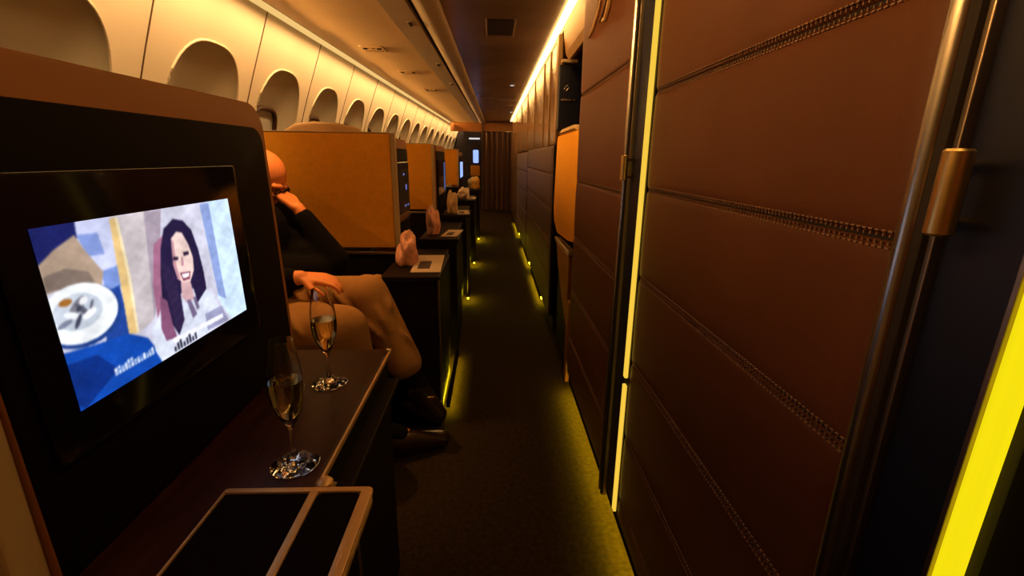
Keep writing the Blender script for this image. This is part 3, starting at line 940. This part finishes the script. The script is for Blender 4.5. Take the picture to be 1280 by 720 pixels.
c0 = console('side_console', 'nearest dark wooden console carrying the two wine glasses', -0.60, -0.266, 0.42, 1.145, 0.71)
MB().box(-0.2655, -0.232, 0.42, 1.06, 0.655, 0.668, 0.003).build('lower_ledge', M['console'], c0)
MB().lathe([(0, 0), (0.005, 0), (0.005, 0.006), (0, 0.009)], (-0.272, 1.125, 0.7105), 12).build('button', M['steel'], c0)
MB().box(-0.2655, -0.2645, 0.75, 0.765, 0.10, 0.60).build('door_gap', M['old_steel'], c0)
console('side_console', 'tall black console beyond the crossed legs, with a printed card on top', -0.47, -0.222, 1.89, 2.36, 0.715, False)
console('side_console', 'third dark console along the aisle, pale cloth on top', -0.45, -0.21, 2.82, 3.25, 0.715, False)
console('side_console', 'fourth dark console along the aisle, before the second partition', -0.45, -0.21, 4.05, 4.5, 0.715, False)
console('side_console', 'fifth dark console along the aisle, holding a folded pale cloth', -0.45, -0.205, 5.5, 6.05, 0.715, False)
console('side_console', 'farthest dark console along the aisle near the curtain', -0.42, -0.20, 7.3, 7.9, 0.715, False)
# slim grey corner trims of the consoles
for (y, lab) in ((1.878, 'thin grey vertical corner trim of the tall black console'), (4.04, 'thin grey vertical corner trim of the fourth console')):
    tag(MB().box(-0.228, -0.222, y, y + 0.008, 0.0, 0.70, 0.001).build('corner_trim', M['old_steel']), lab, 'trim')
led(-0.222, 2.06, 2.65, -1, 'bright yellow floor light beside the crossed legs') if False else None
for (ya, yb, lab) in ((2.00, 2.64, 'bright yellow floor light on the left beside the shoes'), (3.74, 3.98, 'second yellow floor light on the left'), (5.1, 5.4, 'third yellow floor light on the left'), (6.7, 7.2, 'farthest yellow floor light on the left')):
    x = -0.221 if ya < 2.5 else -0.212
    t = thing('floor_light', lab, 'light strip', (x, (ya + yb) / 2, 0), 'yellow floor lights')
    MB().box(x, x + 0.010, ya, yb, 0.050, 0.060, 0.002).build('diffuser', M['floor_led'], t)
    MB().box(x, x + 0.018, ya, yb, 0.0605, 0.070).build('cover', M['black'], t)
    if ya < 2.5:
        MB().box(x + 0.015, x + 0.018, ya, yb, 0.044, 0.060).build('lip', M['black'], t)
        MB().box(x, x + 0.018, ya - 0.003, ya, 0.040, 0.070).build('end_cap', M['black'], t)

# dark seat base run behind the consoles, so the floor does not show through
for (ya, yb, lab) in ((2.45, 2.80, 'dark footwell panel below the second screen housing'), (3.30, 4.03, 'dark footwell panel before the fourth console'), (4.55, 5.45, 'dark footwell panel below the third screen housing'), (6.10, 7.0, 'dark footwell panel before the farthest partition')):
    tag(MB().box(-0.50, -0.26, ya, yb, 0.0, 0.66, 0.01).build('footwell_panel', M['console']), lab, 'panel')

# tray table: two leaves framed in tan metal
t = thing('tray_table', 'folding tray table with two dark leaves framed in tan metal', 'tray table', (-0.27, 0.4, 0.74))
X0, X1, T0, T1 = -0.379, -0.170, 0.16, 0.573
mb = MB()
mb.prism(rrect(X0, X1, T0, T1, [0.016, 0.010, 0.01, 0.01], 6), 'z', 0.722, 0.734, 0.002)
mb.build('under_plate', M['bronze'], t, smooth=True)
fr = MB()
fr.box(X0, X0 + 0.0035, T0, T1 - 0.006, 0.7345, 0.741, 0.001)
fr.prism(rrect(X0, X1, T1 - 0.0095, T1, [0.0095, 0.005, 0, 0], 6), 'z', 0.7345, 0.741, 0.001)
fr.prism([(-0.258, T1 - 0.009), (-0.2465, T1 - 0.009), (-0.243, T0), (-0.2525, T0)], 'z', 0.7345, 0.741, 0.001)
fr.box(X1 - 0.0165, X1, T0, T1 - 0.009, 0.7345, 0.741, 0.0015)
fr.box(X0, X1, T0, T0 + 0.01, 0.7345, 0.741, 0.001)
fr.build('frame', M['bronze'], t, smooth=True)
for (a, c, rr) in ((X0 + 0.0038, -0.2583, 0.002), (-0.2462, X1 - 0.0168, 0.008)):
    MB().prism(rrect(a, c, T0 + 0.0105, T1 - 0.0098, [rr, rr, 0.002, 0.002]), 'z', 0.7343, 0.7385, 0.0008).build('leaf', M['black'], t)
MB().lathe([(0, 0), (0.012, 0), (0.012, 0.016), (0.008, 0.020), (0, 0.021)], (-0.246, 0.588, 0.722), 20).build('hinge', M['bronze'], t, smooth=True)
MB().tube([(-0.258, 0.590, 0.73), (-0.23, 0.590, 0.728)], 0.006, 12).build('hinge_pin', M['steel'], t, smooth=True)
MB().box(-0.33, -0.29, 0.42, 0.50, 0.7105, 0.7218).build('support', M['old_steel'], t)


# ------------------------------------------------------------------ wine glasses
def flute(x, y, label):
    z = 0.7105
    t = thing('wine_flute', label, 'glass', (x, y, z), 'wine flutes on the console')
    outer = [(0, 0.0), (0.036, 0.0), (0.038, 0.0015), (0.036, 0.003), (0.020, 0.007), (0.009, 0.012), (0.0055, 0.02), (0.0036, 0.034), (0.0032, 0.060), (0.0042, 0.070), (0.010, 0.080), (0.0185, 0.098), (0.0245, 0.118),
             (0.0268, 0.138), (0.0262, 0.160), (0.0235, 0.185), (0.0200, 0.205), (0.0180, 0.219)]
    inner = [(0.0168, 0.219), (0.0188, 0.205), (0.0222, 0.185), (0.0249, 0.160), (0.0255, 0.138), (0.0231, 0.118), (0.0170, 0.098), (0.0082, 0.082), (0, 0.077)]
    o = MB().lathe(outer + inner, (x, y, z), 48).build('glass', M['glass'], t, smooth=True)
    wn = [(0, 0.0773), (0.0079, 0.0822), (0.0168, 0.0982), (0.0228, 0.118), (0.0252, 0.138), (0.0248, 0.152), (0, 0.152)]
    MB().lathe(wn, (x, y, z), 40).build('wine', M['wine'], t, smooth=True)
    # faceted studs cast into the foot, as the bright ornament seen there
    k = MB()
    for i in range(9):
        a = 2 * math.pi * i / 9
        k.ell((x + 0.021 * math.cos(a), y + 0.021 * math.sin(a), z + 0.0075), (0.0065, 0.0065, 0.0035), 8, 6)
    k.build('foot_facets', M['glass'], t)
    return t


flute(-0.362, 0.950, 'wine flute standing farther along the console, in front of the tan trousers')
flute(-0.322, 0.666, 'nearer wine flute on the console, beside the lit screen')

# ------------------------------------------------------------------ papers, cloths
def card(x, y, rot, w_, l_, label, z=0.7155, cloth=True):
    o = thing('menu_card', label, 'card', (x, y, z), 'printed cards on the consoles')
    MB().box(x - w_ / 2, x + w_ / 2, y - l_ / 2, y + l_ / 2, z + 0.0005, z + 0.004, 0.0005, 1, rot).build('sheet', M['paper'], o)
    k = MB().box(x - w_ * 0.30, x + w_ * 0.12, y - l_ * 0.34, y + l_ * 0.10, z + 0.0041, z + 0.0046, 0, 1, rot)
    k.build('print', M['ink'], o)


card(-0.300, 2.14, 0.05, 0.13, 0.36, 'pale printed card on the tall black console')
card(-0.265, 3.04, -0.1, 0.10, 0.28, 'pale printed card on the third console along the aisle')
card(-0.27, 4.26, 0.1, 0.11, 0.30, 'pale printed card on the fourth console along the aisle')
card(-0.26, 5.8, 0.0, 0.10, 0.30, 'pale printed card on the fifth console along the aisle')


def bundle(name, x, y, z, r, h, material, label, cat, seed, grp):
    b = bmesh.new()
    bmesh.ops.create_icosphere(b, subdivisions=5, radius=1)
    off = Vector((seed * 3.1, seed * 1.7, seed * 0.9))
    for v in b.verts:
        n = v.co.copy()
        q1 = 1 - abs(mnoise.noise(n * 1.5 + off)) * 2.0
        q2 = 1 - abs(mnoise.noise(n * 2.3 + off * 2)) * 2.0
        q1 = mnoise.noise(n * 1.4 + off); q2 = 1 - abs(mnoise.noise(n * 2.6 + off * 2)) * 2.0
        d = 0.86 + 0.34 * q1 + 0.07 * q2
        q = n * d
        v.co = Vector((q.x * r[0], q.y * r[1], max(q.z, -0.55) * h / 1.45))
    zmin = min(v.co.z for v in b.verts)
    for v in b.verts:
        v.co += Vector((x, y, z - zmin))
    mb = MB(); mb._merge(b)
    return tag(mb.build(name, material, smooth=True), label, cat, grp)


bundle('cloth_bundle', -0.395, 2.14, 0.7165, (0.048, 0.10), 0.15, M['pink'], 'crumpled pink cloth bundle standing on the tall black console', 'cloth', 1, 'cloth bundles on the consoles')
bundle('cloth_bundle', -0.385, 3.02, 0.7165, (0.045, 0.10), 0.17, M['pink'], 'crumpled pinkish cloth on the third console', 'cloth', 2, 'cloth bundles on the consoles')
bundle('cloth_bundle', -0.365, 4.25, 0.7165, (0.050, 0.10), 0.19, M['headrest'], 'rounded tan cloth bundle on the fourth console', 'cloth', 3, 'cloth bundles on the consoles')
bundle('cloth_bundle', -0.36, 5.75, 0.7165, (0.08, 0.16), 0.13, M['white_cloth'], 'pale folded cloth bundle on the fifth console', 'cloth', 5, 'cloth bundles on the consoles')
bundle('cloth_bundle', -0.30, 7.6, 0.7165, (0.10, 0.14), 0.20, M['fabric'], 'orange tan cloth heaped on the farthest console', 'cloth', 6, 'cloth bundles on the consoles')

# headrest of the seat behind the wide partition
t = thing('passenger_seat', 'seat with pale rounded headrest just above the wide orange tan partition', 'seat', (-0.98, 2.95, 0))
MB().box(-1.25, -0.70, 2.95, 3.45, 0.0, 0.46, 0.03, 4).build('cushion', M['seat'], t)
MB().box(-1.22, -0.74, 2.80, 2.94, 0.30, 1.22, 0.04, 4).build('backrest', M['seat'], t)
mb = MB().prism([(-1.20, 1.225), (-1.19, 1.335), (-1.13, 1.372), (-1.02, 1.385), (-0.90, 1.380), (-0.80, 1.36), (-0.76, 1.33), (-0.75, 1.225)], 'y', 2.82, 2.93, 0.02, 4)
mb.build('headrest', M['headrest'], t, smooth=True)

t = thing('added_light', 'small round light added in the ceiling above the seated person to brighten them', 'added light', (-0.80, 1.75, 1.94))  # added fitting and spot, put in to brighten the person's skin and lap
MB().lathe([(0.0, -0.004), (0.022, -0.004), (0.030, 0.0), (0.030, 0.012)], (-0.80, 1.75, 1.938), 24).build('ring', M['bronze'], t)
MB().lathe([(0.0, -0.003), (0.018, -0.003), (0.018, 0.001)], (-0.80, 1.75, 1.934), 24).build('lens', M['white_led'], t)
sl = bpy.data.lights.new('added_spot', 'SPOT')  # spot of the added light over the seat
sl.energy = 42; sl.color = (1.0, 0.46, 0.13); sl.spot_size = math.radians(58); sl.spot_blend = 0.8; sl.shadow_soft_size = 0.02
slo = bpy.data.objects.new('added_spot', sl); COL.objects.link(slo)
slo.location = (-0.80, 1.75, 1.925)
slo.rotation_euler = (Vector((-0.76, 1.84, 0.8)) - slo.location).to_track_quat('-Z', 'Y').to_euler()

# the seat the person sits on
t = thing('passenger_seat', 'dark seat the person in black is sitting on', 'seat', (-1.1, 1.85, 0))
MB().box(-1.32, -0.72, 1.40, 2.30, 0.0, 0.44, 0.03, 4).build('cushion', M['seat'], t)
MB().box(-1.40, -1.22, 1.42, 2.28, 0.475, 1.10, 0.04, 4).build('backrest', M['seat'], t)


# ------------------------------------------------------------------ the seated person
def remeshed(mb, name, material, parent, voxel, smooth_it=6):
    o = mb.build(name, material, parent)
    r = o.modifiers.new('remesh', 'REMESH')
    r.mode = 'VOXEL'; r.voxel_size = voxel; r.use_smooth_shade = True
    s = o.modifiers.new('smooth', 'SMOOTH')
    s.factor = 0.5; s.iterations = smooth_it
    return o


P = thing('person', 'person in black top and tan trousers sitting with legs crossed, hand at mouth', 'person', (-1.0, 1.9, 0.0))
body = MB()
# torso, neck
body.cap((-1.00, 1.80, 0.56), 0.13, (-1.00, 2.02, 0.56), 0.13)
body.cap((-1.00, 1.92, 0.60), 0.125, (-0.99, 1.93, 0.90), 0.105)
body.cap((-0.99, 1.80, 0.93), 0.075, (-0.99, 2.08, 0.93), 0.075)
body.cap((-0.99, 1.96, 0.98), 0.058, (-0.965, 1.99, 1.08), 0.055)
# head: skull, jaw, nose, ear
HC = Vector((-0.958, 2.02, 1.105))
rot = Matrix.Rotation(math.radians(34), 3, 'Y')     # face (+x) tipped down
rz = Matrix.Rotation(math.radians(-12), 3, 'Z')
RT = rz @ rot


def hp(x, y, z):
    return HC + RT @ Vector((x, y, z))


body.ell(hp(-0.012, 0, 0.022), (0.098, 0.078, 0.092), rot=RT)
body.ell(hp(0.022, 0, -0.040), (0.066, 0.060, 0.080), rot=RT)
body.ell(hp(0.062, 0, -0.098), (0.024, 0.028, 0.018), rot=RT)
body.cap(hp(0.086, 0, 0.002), 0.009, hp(0.112, 0, -0.032), 0.014)
body.ell(hp(0.090, 0, -0.034), (0.014, 0.019, 0.009), rot=RT)
body.ell(hp(0.084, 0, -0.062), (0.011, 0.024, 0.006), rot=RT)
body.ell(hp(0.081, 0, -0.076), (0.012, 0.022, 0.007), rot=RT)
body.cap(hp(0.081, -0.040, 0.018), 0.009, hp(0.090, -0.012, 0.020), 0.009)
body.cap(hp(0.081, 0.040, 0.018), 0.009, hp(0.090, 0.012, 0.020), 0.009)
for s in (-1, 1):
    body.ell(hp(-0.005, s * 0.079, -0.012), (0.018, 0.008, 0.030), rot=RT)
# far arm raised: shoulder, elbow, wrist at the mouth
sL, eL, wL = Vector((-0.96, 2.10, 0.93)), Vector((-0.69, 2.00, 0.76)), Vector((-0.820, 2.00, 0.985))
body.cap(sL, 0.055, eL, 0.042)
body.cap(eL, 0.042, wL, 0.026)
# near arm resting in the lap
sR, eR, wR = Vector((-0.98, 1.79, 0.92)), Vector((-0.90, 1.66, 0.74)), Vector((-0.70, 1.66, 0.770))
body.cap(sR, 0.055, eR, 0.042)
body.cap(eR, 0.042, wR, 0.027)


def hand(mb, w_, direction, normal, side, curl):
    """palm, five fingers and thumb. direction: wrist to knuckles, normal: back of the hand, side: towards the thumb"""
    d = Vector(direction).normalized()
    n = Vector(normal); n = (n - d * n.dot(d)).normalized()
    s = n.cross(d) * side
    w_ = Vector(w_)
    for q in (-1.5, -0.5, 0.5, 1.5):
        mb.cap(w_ + d * 0.010 + s * q * 0.012, 0.015, w_ + d * 0.080 + s * q * 0.018, 0.0115, 12)
    lens = [(1.5, 0.070), (0.5, 0.080), (-0.5, 0.074), (-1.5, 0.058)]
    for q, L in lens:
        p = w_ + d * 0.084 + s * q * 0.0195
        dirv = d.copy()
        rr = 0.0092
        for seg_, fr_ in enumerate((0.45, 0.32, 0.23)):
            a = curl[seg_]
            ax = s
            dirv = (Matrix.Rotation(a * side * -1, 3, n.cross(d)) @ dirv) if False else (dirv * math.cos(a) - n_rot(dirv, s) * math.sin(a))
            p2 = p + dirv * L * fr_
            mb.cap(p, rr, p2, rr * 0.9, 10)
            p = p2; rr *= 0.92
    th = w_ + d * 0.022 + s * 0.024
    t1 = th + (d * 0.6 + s * 0.75 - n * 0.25).normalized() * 0.042
    t2 = t1 + (d * 0.9 + s * 0.3 - n * 0.25).normalized() * 0.030
    t3 = t2 + (d * 1.0 + s * 0.05 - n * 0.3).normalized() * 0.022
    mb.cap(th, 0.0145, t1, 0.0115, 10)
    mb.cap(t1, 0.0115, t2, 0.010, 10)
    mb.cap(t2, 0.010, t3, 0.0085, 10)


def n_rot(dv, s):
    """unit vector out of the back of the hand, perpendicular to the finger"""
    v = s.cross(dv)
    if v.dot(N_REF) < 0:
        v = -v
    return v.normalized()


N_REF = Vector((0.75, -0.25, 0.6))
hand(body, wL, (-0.55, 0.0, 0.50), N_REF, -1, (0.35, 0.7, 0.6))
N_REF = Vector((0.15, -0.25, 0.95))
hand(body, wR, (0.9, 0.18, -0.12), N_REF, -1, (0.25, 0.45, 0.35))
# legs inside the trousers
hipA, kneeA, ankA = Vector((-1.00, 2.00, 0.58)), Vector((-0.50, 1.80, 0.665)), Vector((-0.315, 1.76, 0.28))
hipB, kneeB, ankB = Vector((-1.00, 1.74, 0.57)), Vector((-0.53, 1.57, 0.605)), Vector((-0.47, 1.64, 0.14))
for h_, k_, a_ in ((hipA, kneeA, ankA), (hipB, kneeB, ankB)):
    body.cap(h_, 0.080, k_, 0.052)
    body.cap(k_, 0.052, a_, 0.036)
toeA = Vector((-0.235, 1.75, 0.165))
toeB = Vector((-0.215, 1.735, 0.045))
body.cap(ankA, 0.036, toeA, 0.026)
body.cap(ankB, 0.036, toeB + Vector((-0.02, 0, -0.002)), 0.022)
bo = remeshed(body, 'body', M['skin'], P, 0.0045, 4)

sw = MB()
sw.cap((-1.00, 1.82, 0.64), 0.145, (-1.00, 2.02, 0.64), 0.145)
sw.cap((-1.00, 1.92, 0.64), 0.155, (-0.99, 1.93, 0.90), 0.142)
sw.cap((-0.99, 1.80, 0.92), 0.095, (-0.99, 2.08, 0.92), 0.095)
sw.cap((-0.99, 1.95, 0.98), 0.075, (-0.98, 1.97, 1.02), 0.068)
sw.cap(sL, 0.080, eL, 0.066); sw.cap(eL, 0.066, eL.lerp(wL, 0.82), 0.040)
sw.cap(sR, 0.080, eR, 0.064); sw.cap(eR, 0.064, eR.lerp(wR, 0.80), 0.042)
# folds hanging below the raised elbow and over the waist
sw.cap((-0.80, 1.98, 0.78), 0.07, (-0.70, 1.98, 0.735), 0.055)
sw.cap((-0.95, 1.86, 0.70), 0.13, (-0.74, 1.90, 0.74), 0.06)
remeshed(sw, 'sweater', M['sweater'], P, 0.010, 5)

tr = MB()
tr.cap((-1.00, 1.80, 0.575), 0.135, (-1.00, 2.02, 0.575), 0.135)
tr.cap(hipA, 0.105, kneeA, 0.076)
tr.cap(kneeA, 0.082, kneeA.lerp(ankA, 0.74), 0.072)
tr.cap(hipB, 0.115, kneeB, 0.086)
tr.cap(kneeB, 0.086, kneeB.lerp(ankB, 0.98), 0.055)
# creases: raised ridges running over the thighs
rs = random.Random(9)
def crease(h_, k_, r0, r1, t0, t1, a0, a1, w_):
    ax = (k_ - h_).normalized()
    u = (Vector((0, 0, 1)) - ax * ax.z).normalized()
    v = ax.cross(u)
    pts = []
    for i in range(9):
        q = i / 8
        t_ = t0 + (t1 - t0) * q
        a = math.radians(a0 + (a1 - a0) * q)
        rr = (r0 + (r1 - r0) * t_) * 1.01
        pts.append(h_.lerp(k_, t_) + (u * math.cos(a) + v * math.sin(a)) * rr)
    tr.tube(pts, [w_ * (0.35 + 0.65 * math.sin(math.pi * (i + 0.5) / 9)) for i in range(9)], 8)


for q in range(13):
    a0 = rs.uniform(-150, 150)
    t0 = rs.uniform(0.15, 0.75)
    crease(hipB, kneeB, 0.115, 0.086, t0, t0 + rs.uniform(0.15, 0.3), a0, a0 + rs.uniform(30, 80), 0.016)
for q in range(12):
    a0 = rs.uniform(-150, 150)
    t0 = rs.uniform(0.3, 0.85)
    crease(hipA, kneeA, 0.105, 0.080, t0, t0 + rs.uniform(0.1, 0.25), a0, a0 + rs.uniform(30, 80), 0.014)
for q in range(9):
    a0 = rs.uniform(-180, 150)
    t0 = rs.uniform(0.02, 0.45)
    crease(kneeA, ankA, 0.080, 0.068, t0, t0 + rs.uniform(0.15, 0.3), a0, a0 + rs.uniform(-40, 60), 0.013)
remeshed(tr, 'trousers', M['trouser'], P, 0.008, 3)


def shoe(ank, toe, material, nm):
    s = MB()
    s.cap(ank + Vector((0.00, 0, -0.015)), 0.054, ank.lerp(toe, 0.45) + Vector((0, 0, -0.012)), 0.044)
    s.cap(ank.lerp(toe, 0.45) + Vector((0, 0, -0.010)), 0.044, toe, 0.036)
    s.cap(ank + Vector((-0.03, 0.0, -0.075)), 0.034, toe + Vector((0, 0, -0.005)), 0.034)
    o = remeshed(s, nm, material, P, 0.005, 4)
    return o


so2 = MB()
so2.cap(kneeB.lerp(ankB, 0.90), 0.048, ankB, 0.046)
so2.cap(ankB, 0.044, ankB.lerp(toeB, 0.35), 0.040)
sox = MB()
sox.cap(kneeA.lerp(ankA, 0.70), 0.050, ankA, 0.048)
remeshed(sox, 'sock', M['sweater'], P, 0.006, 2)
remeshed(so2, 'sock', M['sweater'], P, 0.006, 2)
sA = shoe(ankA, toeA + Vector((0.01, -0.02, 0.0)), M['shoe'], 'shoe')
sB = shoe(ankB + Vector((0, 0, -0.02)), toeB, M['shoe_brown'], 'shoe')
for (o, c0_) in ((sA, ankA.lerp(toeA, 0.55) + Vector((0.014, -0.034, 0.024))),):
    k = MB()
    k.box(c0_.x - 0.018, c0_.x + 0.018, c0_.y - 0.006, c0_.y + 0.006, c0_.z - 0.010, c0_.z + 0.010, 0.003)
    k.build('buckle', M['brass'], o)
hr = MB()
hr.ell(hp(-0.040, 0, 0.020), (0.078, 0.084, 0.085), rot=RT)
remeshed(hr, 'hair', M['hair'], P, 0.006, 3)
gl = MB()
for s in (-1, 1):
    c_ = hp(0.098, s * 0.031, 0.001)
    gl.ell(c_, (0.004, 0.022, 0.014), rot=RT)
    gl.tube([hp(0.094, s * 0.052, 0.006), hp(0.05, s * 0.074, 0.004), hp(-0.01, s * 0.082, 0.0)], 0.0025, 8)
gl.tube([hp(0.102, -0.012, 0.004), hp(0.106, 0, 0.007), hp(0.102, 0.012, 0.004)], 0.003, 8)
gl.build('eyeglasses', M['bezel'], P, smooth=True)
